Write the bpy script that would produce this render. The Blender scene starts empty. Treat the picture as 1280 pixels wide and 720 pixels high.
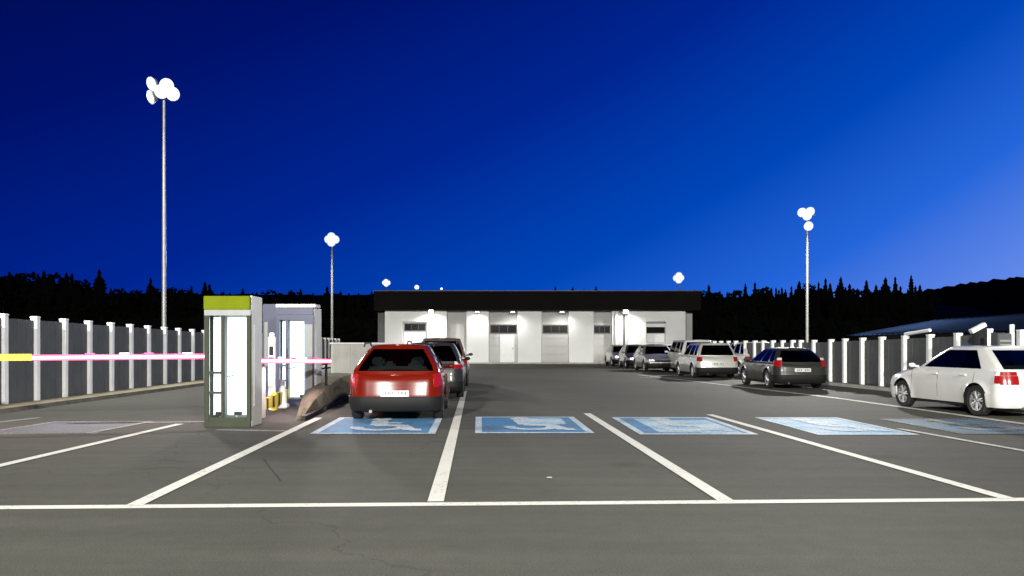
import bpy, bmesh, math, random
from mathutils import Vector, Matrix
R = math.radians
random.seed(11)
C = bpy.context.scene.collection
SC = bpy.context.scene

# ---------------------------------------------------------------- camera
CAMH, F, HZ = 1.45, 1100.0, 430.0
cam_d = bpy.data.cameras.new('camera'); cam = bpy.data.objects.new('camera', cam_d); C.objects.link(cam)
cam.location = (0, 0, CAMH); cam.rotation_euler = (R(90), 0, 0)
cam_d.sensor_width = 36; cam_d.lens = 36*F/1280; cam_d.shift_y = (HZ-360)/1280
cam_d.clip_start = 0.1; cam_d.clip_end = 3000
SC.camera = cam
SC.view_settings.view_transform = 'Standard'; SC.view_settings.look = 'None'
SC.view_settings.gamma = 1; SC.view_settings.exposure = 0.0
SC.cycles.max_bounces = 5; SC.cycles.sample_clamp_indirect = 4.0

# ---------------------------------------------------------------- dusk sky
W = bpy.data.worlds.new('World'); SC.world = W; W.use_nodes = True
nt = W.node_tree; N = nt.nodes; K = nt.links
bg = N['Background']
tc = N.new('ShaderNodeTexCoord'); sx = N.new('ShaderNodeSeparateXYZ'); K.new(tc.outputs['Generated'], sx.inputs[0])
def mth(op, a, b=None, c=None):
    n = N.new('ShaderNodeMath'); n.operation = op
    for i, v in enumerate((a, b, c)):
        if v is None: continue
        if isinstance(v, (int, float)): n.inputs[i].default_value = v
        else: K.new(v, n.inputs[i])
    return n.outputs[0]
el = mth('MULTIPLY', mth('ARCSINE', sx.outputs[2]), 57.3)
az = mth('MULTIPLY', mth('ARCTAN2', sx.outputs[0], sx.outputs[1]), 57.3)
az = mth('MAXIMUM', mth('MINIMUM', az, mth('SUBTRACT', 84.0, az)), -45.0)
back = mth('MULTIPLY', mth('MAXIMUM', mth('MULTIPLY', sx.outputs[1], -1.0), 0.0), -1.3)
azp = mth('MAXIMUM', az, 0.0)
azc = mth('ADD', mth('MULTIPLY', az, 0.0112), mth('MULTIPLY', mth('MULTIPLY', azp, azp), 0.00008))
s_ = mth('ADD', mth('ADD', back, 0.66), mth('ADD', mth('MULTIPLY', el, -0.0255), azc))
s_ = mth('DIVIDE', mth('ADD', s_, 0.5), 1.5)
cr = N.new('ShaderNodeValToRGB'); K.new(s_, cr.inputs[0])
def lin(c): return tuple((x/255/12.92 if x <= 10.3 else ((x/255+.055)/1.055)**2.4) for x in c)
stops = [(-.5, (0, 2, 26)), (0, (0, 17, 106)), (.3, (0, 37, 145)), (.58, (0, 70, 184)), (.78, (36, 102, 218)), (1.0, (104, 142, 234))]
stops = [((p+.5)/1.5, c) for p, c in stops]
cr.color_ramp.elements[0].position = 0; cr.color_ramp.elements[0].color = (*lin(stops[0][1]), 1)
cr.color_ramp.elements[1].position = 1; cr.color_ramp.elements[1].color = (*lin(stops[-1][1]), 1)
for p, c in stops[1:-1]:
    e = cr.color_ramp.elements.new(p); e.color = (*lin(c), 1)
K.new(cr.outputs[0], bg.inputs[0]); bg.inputs[1].default_value = 1.0
# lamp strengths (W)
P_REAR, P_A, P_B, P_C = 88000, 6000, 22000, 42000

# ---------------------------------------------------------------- materials
def mat(name, col, rough=.6, metal=0, var=0, scale=4, bump=0, bscale=60, emit=None, es=0, coat=0, spec=.5, col2=None, trans=0):
    m = bpy.data.materials.new(name); m.use_nodes = True
    n = m.node_tree.nodes; k = m.node_tree.links; b = n['Principled BSDF']
    b.inputs['Base Color'].default_value = (*col, 1); b.inputs['Roughness'].default_value = rough
    b.inputs['Metallic'].default_value = metal; b.inputs['Coat Weight'].default_value = coat
    b.inputs['Coat Roughness'].default_value = .05; b.inputs['Specular IOR Level'].default_value = spec
    t = n.new('ShaderNodeTexCoord')
    if var or col2:
        z = n.new('ShaderNodeTexNoise'); z.inputs['Scale'].default_value = scale; z.inputs['Detail'].default_value = 6
        k.new(t.outputs['Object'], z.inputs['Vector'])
        r = n.new('ShaderNodeValToRGB'); r.color_ramp.elements[0].position = .3; r.color_ramp.elements[1].position = .7
        a = tuple(max(0, c*(1-var)) for c in col); c2 = col2 or tuple(min(1, c*(1+var)) for c in col)
        r.color_ramp.elements[0].color = (*a, 1); r.color_ramp.elements[1].color = (*c2, 1)
        k.new(z.outputs['Fac'], r.inputs[0]); k.new(r.outputs[0], b.inputs['Base Color'])
    if bump:
        z2 = n.new('ShaderNodeTexNoise'); z2.inputs['Scale'].default_value = bscale; z2.inputs['Detail'].default_value = 4
        k.new(t.outputs['Object'], z2.inputs['Vector'])
        bp = n.new('ShaderNodeBump'); bp.inputs['Strength'].default_value = bump; bp.inputs['Distance'].default_value = .02
        k.new(z2.outputs['Fac'], bp.inputs['Height']); k.new(bp.outputs[0], b.inputs['Normal'])
    if emit:
        b.inputs['Emission Color'].default_value = (*emit, 1); b.inputs['Emission Strength'].default_value = es
    return m

def asphalt_mat():
    m = bpy.data.materials.new('asphalt'); m.use_nodes = True
    n = m.node_tree.nodes; k = m.node_tree.links; b = n['Principled BSDF']
    t = n.new('ShaderNodeTexCoord')
    def noise(s, d, vec=None, sc3=None):
        z = n.new('ShaderNodeTexNoise'); z.inputs['Scale'].default_value = s; z.inputs['Detail'].default_value = d
        if sc3:
            mp = n.new('ShaderNodeMapping'); mp.inputs['Scale'].default_value = sc3
            k.new(t.outputs['Object'], mp.inputs[0]); k.new(mp.outputs[0], z.inputs['Vector'])
        else: k.new(t.outputs['Object'], z.inputs['Vector'])
        return z.outputs['Fac']
    def mp_(v, a, b_, c, d):
        q = n.new('ShaderNodeMapRange'); q.inputs[1].default_value = a; q.inputs[2].default_value = b_
        q.inputs[3].default_value = c; q.inputs[4].default_value = d; k.new(v, q.inputs[0]); return q.outputs[0]
    def mul(a, c):
        q = n.new('ShaderNodeMath'); q.operation = 'MULTIPLY'; k.new(a, q.inputs[0]); k.new(c, q.inputs[1]); return q.outputs[0]
    big = mp_(noise(.16, 5), .3, .7, .8, 1.2)
    strk = mp_(noise(1.0, 6, sc3=(.22, 2.6, 1)), .3, .7, .88, 1.12)
    grit = mp_(noise(70, 3), .25, .75, .62, 1.42)
    med = mp_(noise(5, 5), .3, .7, .92, 1.08)
    # oil spots
    v = n.new('ShaderNodeTexVoronoi'); v.inputs['Scale'].default_value = .55; k.new(t.outputs['Object'], v.inputs['Vector'])
    oil = mp_(v.outputs['Distance'], .03, .16, .72, 1.0)
    # hairline cracks
    v2 = n.new('ShaderNodeTexVoronoi'); v2.feature = 'DISTANCE_TO_EDGE'; v2.inputs['Scale'].default_value = .14
    nz = n.new('ShaderNodeTexNoise'); nz.inputs['Scale'].default_value = .9; nz.inputs['Detail'].default_value = 5
    k.new(t.outputs['Object'], nz.inputs['Vector'])
    vm = n.new('ShaderNodeVectorMath'); vm.operation = 'MULTIPLY_ADD'; k.new(nz.outputs['Color'], vm.inputs[0])
    vm.inputs[1].default_value = (1.6, 1.6, 0); k.new(t.outputs['Object'], vm.inputs[2]); k.new(vm.outputs[0], v2.inputs['Vector'])
    crk = mp_(v2.outputs['Distance'], .0, .0022, .66, 1.0)
    f = mul(mul(mul(mul(big, strk), mul(grit, med)), oil), crk)
    mx = n.new('ShaderNodeVectorMath'); mx.operation = 'SCALE'; mx.inputs[0].default_value = (.0635, .063, .0505)
    k.new(f, mx.inputs['Scale']); k.new(mx.outputs[0], b.inputs['Base Color'])
    b.inputs['Roughness'].default_value = .86; b.inputs['Specular IOR Level'].default_value = .3
    bp = n.new('ShaderNodeBump'); bp.inputs['Strength'].default_value = .55; bp.inputs['Distance'].default_value = .012
    k.new(noise(55, 4), bp.inputs['Height']); k.new(bp.outputs[0], b.inputs['Normal'])
    return m

def paint_mat(name, col, under=(.07, .069, .06), wear=.42, dirt=.2):
    """road paint, worn through to the asphalt in specks"""
    m = bpy.data.materials.new(name); m.use_nodes = True
    n = m.node_tree.nodes; k = m.node_tree.links; b = n['Principled BSDF']
    t = n.new('ShaderNodeTexCoord')
    z = n.new('ShaderNodeTexNoise'); z.inputs['Scale'].default_value = 22; z.inputs['Detail'].default_value = 8; z.inputs['Roughness'].default_value = .75
    k.new(t.outputs['Object'], z.inputs['Vector'])
    z2 = n.new('ShaderNodeTexNoise'); z2.inputs['Scale'].default_value = 1.3; z2.inputs['Detail'].default_value = 4
    k.new(t.outputs['Object'], z2.inputs['Vector'])
    ad = n.new('ShaderNodeMath'); ad.operation = 'MULTIPLY_ADD'; k.new(z2.outputs['Fac'], ad.inputs[0]); ad.inputs[1].default_value = .35; k.new(z.outputs['Fac'], ad.inputs[2])
    r = n.new('ShaderNodeValToRGB'); r.color_ramp.elements[0].position = wear; r.color_ramp.elements[1].position = wear+.2
    r.color_ramp.elements[0].color = (*under, 1); r.color_ramp.elements[1].color = (*col, 1)
    k.new(ad.outputs[0], r.inputs[0]); k.new(r.outputs[0], b.inputs['Base Color'])
    b.inputs['Roughness'].default_value = .7
    return m

def glass_mat(name, tint=(.35, .4, .4), rough=.03, ior=1.45):
    m = bpy.data.materials.new(name); m.use_nodes = True
    n = m.node_tree.nodes; k = m.node_tree.links; n.remove(n['Principled BSDF'])
    tr = n.new('ShaderNodeBsdfTransparent'); tr.inputs[0].default_value = (*tint, 1)
    gl = n.new('ShaderNodeBsdfGlossy'); gl.inputs['Roughness'].default_value = rough; gl.inputs[0].default_value = (1, 1, 1, 1)
    fr = n.new('ShaderNodeFresnel'); fr.inputs[0].default_value = ior
    mx = n.new('ShaderNodeMixShader'); k.new(fr.outputs[0], mx.inputs[0]); k.new(tr.outputs[0], mx.inputs[1]); k.new(gl.outputs[0], mx.inputs[2])
    k.new(mx.outputs[0], n['Material Output'].inputs[0]); return m

M = dict(
    lamprim=mat('flood_reflector', (.8, .85, .9), .3, emit=(.62, .74, 1), es=.75),
    asphalt=asphalt_mat(),
    line=paint_mat('line_paint', (.7, .69, .63), wear=.43),
    line_old=paint_mat('line_paint_old', (.36, .36, .34), wear=.58),
    line_yard=paint_mat('line_paint_yard', (.6, .58, .52), wear=.5),
    blue=paint_mat('blue_paint', (.045, .23, .5), wear=.53),
    blue_old=paint_mat('blue_paint_old', (.1, .24, .38), wear=.56),
    blue_faint=paint_mat('blue_paint_faint', (.1, .125, .165), wear=.58),
    mark_pale=paint_mat('symbol_paint_pale', (.6, .68, .74), under=(.09, .3, .5), wear=.585),
    mark_paler=paint_mat('symbol_paint_paler', (.62, .7, .76), under=(.1, .33, .58), wear=.64),
    mark_white=paint_mat('symbol_paint', (.62, .68, .72), under=(.12, .27, .4), wear=.55),
    mark_old=paint_mat('symbol_paint_old', (.4, .44, .48), wear=.64),
    concrete=mat('concrete', (.46, .45, .42), .85, var=.16, scale=1.5, bump=.3, bscale=30),
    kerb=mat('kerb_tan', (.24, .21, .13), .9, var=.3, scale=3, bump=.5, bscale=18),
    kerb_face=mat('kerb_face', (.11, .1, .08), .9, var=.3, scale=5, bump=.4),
    post=mat('post_white', (.88, .89, .89), .55, var=.07, scale=3),
    panel=mat('fence_panel', (.068, .073, .078), .7, var=.16, scale=2.5, bump=.2, bscale=14),
    wall=mat('wall_white', (.74, .75, .75), .8, var=.05, scale=.7, bump=.1, bscale=25),
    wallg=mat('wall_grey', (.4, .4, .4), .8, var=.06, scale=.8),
    garage=mat('garage_door', (.45, .45, .45), .5, var=.04, scale=.6),
    doorw=mat('door_white', (.75, .76, .78), .45, var=.03),
    roof=mat('roof_dark', (.004, .0038, .0036), .9, spec=.15, var=.25, scale=.8),
    dark=mat('dark_metal', (.03, .03, .032), .5, var=.15),
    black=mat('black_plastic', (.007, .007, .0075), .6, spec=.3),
    rubber=mat('tyre_rubber', (.012, .012, .012), .8, bump=.2),
    under=mat('underbody', (.006, .006, .006), .9),
    steel=mat('galvanised', (.3, .305, .3), .45, metal=.5, var=.1, scale=8),
    alu=mat('rim_alloy', (.5, .51, .52), .42, metal=.8),
    chrome=mat('chrome', (.8, .8, .8), .12, metal=1),
    olive=mat('booth_olive', (.035, .04, .026), .7, spec=.2, var=.12),
    lime=mat('booth_lime', (.12, .15, .004), .8, spec=.1, var=.06),
    boothw=mat('booth_white', (.62, .62, .57), .5, var=.05),
    boothn=mat('booth_navy', (.03, .036, .075), .4, metal=.2, var=.1),
    boothg=mat('booth_grey', (.2, .21, .21), .4, var=.08),
    glow=mat('screen_glow', (.7, .8, .9), .4, emit=(.92, .96, 1), es=1.5),
    glow2=mat('screen_glow_dim', (.5, .6, .8), .4, emit=(.6, .75, 1), es=.55),
    led=mat('led_white', (1, .8, .85), .4, emit=(1, .78, .86), es=6),
    ledr=mat('led_red', (.7, .05, .15), .4, emit=(1, .04, .16), es=3),
    red=mat('signal_red', (.55, .02, .04), .4),
    yellow=mat('safety_yellow', (.55, .45, .03), .55, var=.12, scale=9),
    lamp=mat('flood_lens', (1, 1, 1), .3, emit=(1, .98, .95), es=5),
    lampw=mat('wall_lamp_lens', (1, 1, 1), .3, emit=(1, .96, .9), es=6),
    lampd=mat('wall_lamp_lens_dim', (1, 1, 1), .3, emit=(1, .96, .9), es=2.5),
    earth=mat('earth_bank', (.12, .112, .065), .95, var=.3, scale=6, bump=.7, bscale=26, col2=(.2, .18, .11)),
    glass=glass_mat('car_glass'),
    glassd=glass_mat('car_glass_dark', (.07, .08, .09), ior=1.3),
    winglass=mat('window_glass', (.004, .005, .006), .15, spec=.15),
    tail=mat('tail_lens', (.25, .006, .008), .2, coat=.5),
    tailw=mat('tail_lens_clear', (.6, .5, .48), .15, coat=1),
    head=mat('headlight_lens', (.75, .76, .75), .1, metal=.5, coat=1),
    plate=mat('plate_white', (.5, .52, .5), .4),
    platei=mat('plate_ink', (.12, .14, .2), .5, var=.5, scale=40),
    seat=mat('seat_fabric', (.05, .052, .055), .85, var=.2),
    leaf=mat('foliage', (.006, .008, .005), 1, spec=.1, var=.4, scale=1.5),
    hillm=mat('hill_scrub', (.004, .006, .005), 1, spec=.05, var=.5, scale=.08),
    bark=mat('bark', (.03, .024, .018), .9, var=.3),
    bluroof=mat('blue_roof', (.006, .011, .028), 1, spec=0, var=.12, scale=.5),
    field=mat('field', (.02, .024, .016), .95, var=.4, scale=.1),
)

# ---------------------------------------------------------------- mesh helpers
class MB:
    def __init__(s): s.v = []; s.f = []; s.m = []
    def add(s, vs, fs, mi=0):
        o = len(s.v); s.v += [tuple(p) for p in vs]
        for f in fs: s.f.append(tuple(o+i for i in f)); s.m.append(mi)
        return s
    def box(s, x0, x1, y0, y1, z0, z1, mi=0, rot=None, bev=0):
        vs = [Vector((x, y, z)) for z in (z0, z1) for y in (y0, y1) for x in (x0, x1)]
        if rot is not None:
            c = Vector(((x0+x1)/2, (y0+y1)/2, (z0+z1)/2)); vs = [c + rot @ (p-c) for p in vs]
        return s.add(vs, [(0, 2, 3, 1), (4, 5, 7, 6), (0, 1, 5, 4), (2, 6, 7, 3), (0, 4, 6, 2), (1, 3, 7, 5)], mi)
    def bbox(s, x0, x1, y0, y1, z0, z1, b=.01, mi=0):
        bm = bmesh.new(); bmesh.ops.create_cube(bm, size=1)
        for v in bm.verts: v.co = Vector(((x0+x1)/2+v.co.x*(x1-x0), (y0+y1)/2+v.co.y*(y1-y0), (z0+z1)/2+v.co.z*(z1-z0)))
        bmesh.ops.bevel(bm, geom=bm.edges[:], offset=b, segments=2, affect='EDGES')
        bm.verts.index_update(); s.add([v.co[:] for v in bm.verts], [[v.index for v in f.verts] for f in bm.faces], mi); bm.free(); return s
    def tube(s, p0, p1, r0, r1=None, n=12, mi=0, cap=True):
        r1 = r0 if r1 is None else r1; p0 = Vector(p0); p1 = Vector(p1); d = (p1-p0).normalized()
        a = d.orthogonal().normalized(); b = d.cross(a)
        vs = [p + (a*math.cos(t)+b*math.sin(t))*r for p, r in ((p0, r0), (p1, r1)) for t in [2*math.pi*i/n for i in range(n)]]
        fs = [(i, (i+1) % n, n+(i+1) % n, n+i) for i in range(n)]
        if cap: fs += [tuple(range(n-1, -1, -1)), tuple(range(n, 2*n))]
        return s.add(vs, fs, mi)
    def lathe(s, prof, c, axis='Z', n=24, mi=0):
        vs = []
        for (r, h) in prof:
            for i in range(n):
                t = 2*math.pi*i/n; a, b = r*math.cos(t), r*math.sin(t)
                p = (a, b, h) if axis == 'Z' else (a, h, b)
                vs.append((c[0]+p[0], c[1]+p[1], c[2]+p[2]))
        fs = [(j*n+i, j*n+(i+1) % n, (j+1)*n+(i+1) % n, (j+1)*n+i) for j in range(len(prof)-1) for i in range(n)]
        return s.add(vs, fs, mi)
    def quad(s, a, b, c, d, mi=0): return s.add([a, b, c, d], [(0, 1, 2, 3)], mi)
    def build(s, name, mats, parent=None, smooth=None, loc=None):
        me = bpy.data.meshes.new(name)
        v = s.v
        if loc is not None: v = [(p[0]-loc[0], p[1]-loc[1], p[2]-loc[2]) for p in v]
        me.from_pydata(v, [], s.f)
        if not isinstance(mats, (list, tuple)): mats = [mats]
        for m in mats: me.materials.append(M[m] if isinstance(m, str) else m)
        if len(mats) > 1: me.polygons.foreach_set('material_index', s.m)
        bm = bmesh.new(); bm.from_mesh(me); bmesh.ops.remove_doubles(bm, verts=bm.verts, dist=1e-5)
        bmesh.ops.recalc_face_normals(bm, faces=bm.faces) if smooth != 'keep' else None
        bm.to_mesh(me); bm.free()
        if smooth:
            for p in me.polygons: p.use_smooth = True
            if smooth != 'keep': me.set_sharp_from_angle(angle=R(smooth))
        o = bpy.data.objects.new(name, me); C.objects.link(o)
        if loc is not None: o.location = loc
        if parent: o.parent = parent
        return o
def tag(o, label=None, cat=None, group=None, kind=None):
    if label: o['label'] = label
    if cat: o['category'] = cat
    if group: o['group'] = group
    if kind: o['kind'] = kind
    return o
def thing(name, label, cat, loc=(0, 0, 0), rz=0, group=None):
    o = bpy.data.objects.new(name, None); C.objects.link(o); o.empty_display_size = .3
    o.location = loc; o.rotation_euler = (0, 0, rz); return tag(o, label, cat, group)
def kids(o): return [c for c in list(C.objects) if c.parent == o]
def copy_tree(o, parent=None):
    c = o.copy(); C.objects.link(c)
    if parent: c.parent = parent
    for ch in kids(o): copy_tree(ch, c)
    return c
def light(name, kind, loc, power, parent=None, col=(1, .975, .9), size=.3, spot=None, target=None):
    d = bpy.data.lights.new(name, kind); d.energy = power; d.color = col; d.shadow_soft_size = size
    if kind == 'SPOT': d.spot_size = R(spot); d.spot_blend = 1.0
    o = bpy.data.objects.new(name, d); C.objects.link(o); o.location = loc
    if target is not None: o.rotation_euler = (Vector(target)-Vector(loc)).to_track_quat('-Z', 'Y').to_euler()
    if parent: o.parent = parent
    return o
def G(px, py):   # ground point under a place in the photograph
    z = CAMH*F/(py-HZ); return ((px-640)/F*z, z)

# ================================================================ SETTING
g = MB(); g.quad((-900, -400, -.03), (900, -400, -.03), (900, 1600, -.03), (-900, 1600, -.03))
tag(g.build('ground', 'field'), kind='structure')
g = MB(); g.quad((-11, -30, 0), (24, -30, 0), (24, 64.2, 0), (-11, 64.2, 0))
tag(g.build('parking_lot', 'asphalt'), kind='structure')
g = MB(); g.box(-11, 24, 64.2, 66.3, -.02, .07); g.box(-11, 24, 64.0, 64.2, -.02, .075)
tag(g.build('apron', 'concrete'), kind='structure')

def strip(name, pts, w, m='line', z=.004):
    b = MB(); n = len(pts)
    for i in range(n-1):
        a = Vector((*pts[i], z)); c = Vector((*pts[i+1], z)); d = (c-a).normalized(); o = Vector((-d.y, d.x, 0))*w/2
        seg = max(1, int((c-a).length/1.0))
        for j in range(seg):
            p = a.lerp(c, j/seg); q = a.lerp(c, (j+1)/seg); b.quad(p-o, q-o, q+o, p+o)
    return tag(b.build(name, m), kind='structure')
# long front line of the bays
strip('bay_end_line', [(-9.5, 7.99-.415), (0.0, 7.99-.01), (9.5, 7.99+.41)], .17, z=.0045)
for a, b, w in (((-6.12, 7.8), (-6.0, 15.9), .15), ((-3.38, 7.85), (-3.78, 17.2), .15), ((-.70, 8.06), (-1.46, 27.0), .15),
                ((1.97, 8.13), (1.56, 18.3), .15), ((4.63, 8.22), (4.04, 18.0), .15)):
    strip('bay_line', [a, b], w, z=.009)
strip('bay_line', [(7.3, 8.3), (6.60, 15.0)], .12, 'line_yard', z=.009)
strip('bay_line', [G(797, 468.5), G(1050, 498.5), G(1300, 533)], .2, 'line_yard', z=.009)
strip('bay_line', [G(1225, 500), G(1300, 512)], .12, 'line_yard', z=.009)
strip('bay_line', [G(800, 472), G(1010, 476)], .18, 'line_yard', z=.014)
strip('bay_line', [G(83, 530), G(258, 527)], .16, 'line_old')
strip('bay_line', [G(-20, 543), G(122, 541.5)], .16, 'line_old')
strip('bay_line', [G(-20, 530), G(50, 522)], .16, 'line_old')
strip('bay_line', [G(270, 537.5), G(372, 539)], .17, 'line_old')
# crack in the asphalt beside the second bay line
b = MB(); cp = [G(330, 574), G(336, 583), G(342, 590), G(347, 596), G(351, 602)]
for i in range(4):
    (x0, y0), (x1, y1) = cp[i], cp[i+1]; b.quad((x0-.012, y0, .002), (x1-.012, y1, .002), (x1+.012, y1, .002), (x0+.012, y0, .002))
tag(b.build('pavement_crack', 'under'), kind='structure')
b = MB(); x0, y0 = G(687, 598)
b.add([(x0+.03*math.cos(t*1.05)*(1+.3*(t % 2)), y0+.05*math.sin(t*1.05), .012) for t in range(6)], [tuple(range(6))])
tag(b.build('paint_fleck', 'line'), kind='structure')

def thick(b, p, q, w, z, mi):
    p = Vector((*p, z)); q = Vector((*q, z)); d = (q-p).normalized(); o = Vector((-d.y, d.x, 0))*w/2
    b.quad(p-o, q-o, q+o, p+o, mi)
def bay_mark(x0, x1, y0, y1, shear, old=False, sym=True, wash=None):
    b = MB(); w = x1-x0; h = y1-y0
    def T(u, v): return (x0+u*w+shear*(v-.5)*1.0, y0+v*h)
    def q(u0, u1, v0, v1, z, mi):
        b.quad((*T(u0, v0), z), (*T(u1, v0), z), (*T(u1, v1), z), (*T(u0, v1), z), mi)
    q(0, 1, 0, 1, .004, 0)
    for a in ((.0, 1, 0, .045), (0, 1, .955, 1), (0, .06, .045, .955), (.94, 1, .045, .955)): q(*a, .008, 1)
    if wash:      # a worn white field repainted inside the blue one
        for a in wash[1]: q(*a, .006, 2)
    if sym:     # wheelchair user
        cx, cy, r = .5, .34, .2; n = 22
        for i in range(n):
            t0, t1 = [R(-190+ (250)*k/n) for k in (i, i+1)]
            P = []
            for (t, rr) in ((t0, r), (t1, r), (t1, r*.56), (t0, r*.56)):
                P.append((*T(cx+rr*math.cos(t)*1.25, cy+rr*math.sin(t)*.95), .012))
            b.quad(*P, 1)
        hd = T(.44, .84); pts = [(hd[0]+.19*math.cos(2*math.pi*i/14), hd[1]+.3*math.sin(2*math.pi*i/14), .012) for i in range(14)]
        b.add(pts, [tuple(range(14))], 1)
        thick(b, T(.44, .74), T(.47, .46), .3, .0122, 1); thick(b, T(.45, .46), T(.68, .44), .36, .0125, 1)
        thick(b, T(.67, .47), T(.78, .18), .24, .0128, 1); thick(b, T(.77, .19), T(.87, .2), .32, .0131, 1)
        thick(b, T(.46, .61), T(.66, .59), .26, .0134, 1)
    return tag(b.build('bay_marking', (['blue_faint' if not sym else 'blue_old', 'line_old' if not sym else 'mark_old'] if old else ['blue', 'mark_white'])+[wash[0] if wash else 'mark_pale']), kind='structure')
bay_mark(-3.32, -1.30, 14.15, 17.3, -.13, sym=True)
bay_mark(-.66, 1.28, 14.25, 17.45, -.12, wash=('mark_pale', [(.5, .85, .5, .9)]))
bay_mark(2.0, 3.9, 14.05, 17.35, -.08, wash=('mark_pale', [(.2, .55, .1, .9), (.55, .9, .06, .8)]))
bay_mark(4.82, 6.44, 14.0, 17.3, -.1, wash=('mark_paler', [(.07, .93, .05, .94)]))
bay_mark(7.15, 9.1, 14.1, 17.0, -.12, old=True)
bay_mark(-8.6, -6.75, 14.2, 16.4, .15, old=True, sym=False)

# left verge with its kerb
def fx(z): return -10.6-.03*z
b = MB()
zs = [-2+4*i for i in range(18)]
def kx(z): return -10.52-.006*z
for i in range(len(zs)-1):
    a, c = zs[i], zs[i+1]
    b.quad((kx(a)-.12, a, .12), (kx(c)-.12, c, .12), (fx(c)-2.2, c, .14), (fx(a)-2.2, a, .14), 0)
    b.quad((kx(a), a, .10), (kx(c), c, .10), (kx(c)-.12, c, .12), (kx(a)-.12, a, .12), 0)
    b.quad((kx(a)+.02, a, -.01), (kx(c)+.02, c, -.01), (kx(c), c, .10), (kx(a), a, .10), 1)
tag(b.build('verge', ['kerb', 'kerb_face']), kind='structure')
# right verge
def rx(z): return 14.7-.1*z
b = MB()
for i in range(len(zs)-1):
    a, c = zs[i], zs[i+1]
    b.quad((rx(a)-.3, a, .1), (rx(c)-.3, c, .1), (rx(c)+12, c, .12), (rx(a)+12, a, .12), 0)
    b.quad((rx(a)-.45, a, .095), (rx(c)-.45, c, .095), (rx(c)-.3, c, .1), (rx(a)-.3, a, .1), 1)
    b.quad((rx(a)-.45, a, -.01), (rx(c)-.45, c, -.01), (rx(c)-.45, c, .095), (rx(a)-.45, a, .095), 1)
tag(b.build('verge', ['kerb_face', 'concrete']), kind='structure')

# hills
def hill(name, prof, z, depth, m='hillm'):
    """ridge outline (x, height) standing at distance z, sloping toward the viewer and away behind"""
    b = MB(); rows = [(0, 0), (.35, .45), (.75, .9), (1, 1), (1.6, .5), (2.2, 0)]
    n = 220; xs = [prof[0][0]+(prof[-1][0]-prof[0][0])*i/n for i in range(n+1)]
    rnd = random.Random(5)
    def h(x):
        for (a, ha), (c, hc) in zip(prof, prof[1:]):
            if a <= x <= c: return ha+(hc-ha)*(x-a)/(c-a)
        return 0
    vs = []
    for ri, (d, k) in enumerate(rows):
        for x in xs:
            hh = h(x)*k
            if 0 < k: hh += (rnd.random()-.4)*z*(.0016 if z < 400 else .004)*k
            vs.append((x, z-depth+d*depth, hh-.5 if k == 0 else hh))
    fs = [(r*(n+1)+i, r*(n+1)+i+1, (r+1)*(n+1)+i+1, (r+1)*(n+1)+i) for r in range(len(rows)-1) for i in range(n)]
    b.add(vs, fs); return tag(b.build(name, m), kind='structure')
def HP(px, py, z): return ((px-640)/F*z, CAMH+(HZ-py)/F*z)
hill('hills', [HP(x, y, 330) for x, y in ((-500, 360), (-60, 366), (60, 366), (200, 367), (330, 368), (470, 369), (640, 374), (860, 372), (950, 371), (1100, 373), (1180, 384))], 330, 90)
hill('hills', [HP(x, y, 480) for x, y in ((1000, 392), (1100, 372), (1145, 366), (1170, 361), (1200, 356.5), (1240, 351), (1280, 347), (1400, 336), (1700, 330), (1900, 400))], 480, 130)

# ================================================================ FENCES
def fence(name, label, pts, hts, pw=.155):
    t = thing(name, label, 'fence', (pts[0][0], pts[0][1], 0))
    L = t.location
    rnd = random.Random(3)
    proto = MB(); 
    for i, (x, y) in enumerate(pts):
        h = hts[i]; b = MB(); lx, ly = x-L.x, y-L.y; tilt = (rnd.random()-.5)*.012
        b.bbox(lx-pw/2, lx+pw/2, ly-pw/2, ly+pw/2, -.02, h-.05, .008)
        b.bbox(lx-pw/2-.01, lx+pw/2+.01, ly-pw/2-.01, ly+pw/2+.01, h-.05, h, .01)
        b.v = [(px+tilt*pz, py, pz) for px, py, pz in b.v]
        b.build('post', 'post', t)
        if i+1 < len(pts):
            x2, y2 = pts[i+1]; h2 = hts[i+1]; b = MB()
            d = Vector((x2-x, y2-y, 0)); l = d.length; d.normalize(); nrm = Vector((-d.y, d.x, 0))*.03; out = Vector((-d.y, d.x, 0)); out = out if out.x*x > 0 else -out
            ns = 7; off = Vector((lx, ly, 0))+out*(pw/2-.05)
            for s in range(ns):     # boards side by side, each a touch different in depth
                a = off+d*(pw/2-.02+(l-pw+.04)*s/ns+.004); c = off+d*(pw/2-.02+(l-pw+.04)*(s+1)/ns-.004)
                z1 = (h+(h2-h)*(s+.5)/ns)-.09-rnd.random()*.01; o = nrm*(1+.35*(s % 2))
                vs = [a-o, c-o, c+o, a+o]; vs = [(*p.xy, .12) for p in vs]+[(*p.xy, z1) for p in vs]
                b.add(vs, [(0, 3, 2, 1), (4, 5, 6, 7), (0, 1, 5, 4), (1, 2, 6, 5), (2, 3, 7, 6), (3, 0, 4, 7)])
            # backing rail closes the gaps
            a = off+d*(pw/2-.03); c = off+d*(l-pw/2+.03); o = nrm*.3
            vs = [a-o, c-o, c+o, a+o]; vs = [(*p.xy, .1) for p in vs]+[(*p.xy, (h+h2)/2-.12) for p in vs]
            b.add(vs, [(0, 3, 2, 1), (4, 5, 6, 7), (0, 1, 5, 4), (1, 2, 6, 5), (2, 3, 7, 6), (3, 0, 4, 7)])
            b.build('panel', 'panel', t)
    return t
zsL = [15.2+1.38*i for i in range(36)]
fence('panel_fence', 'long dark grey panel fence with white posts on tan kerb behind the ticket booths', [(fx(z), z) for z in zsL], [2.12-.0105*(z-19) if z < 34 else 1.96-.004*(z-34) for z in zsL])
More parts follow.
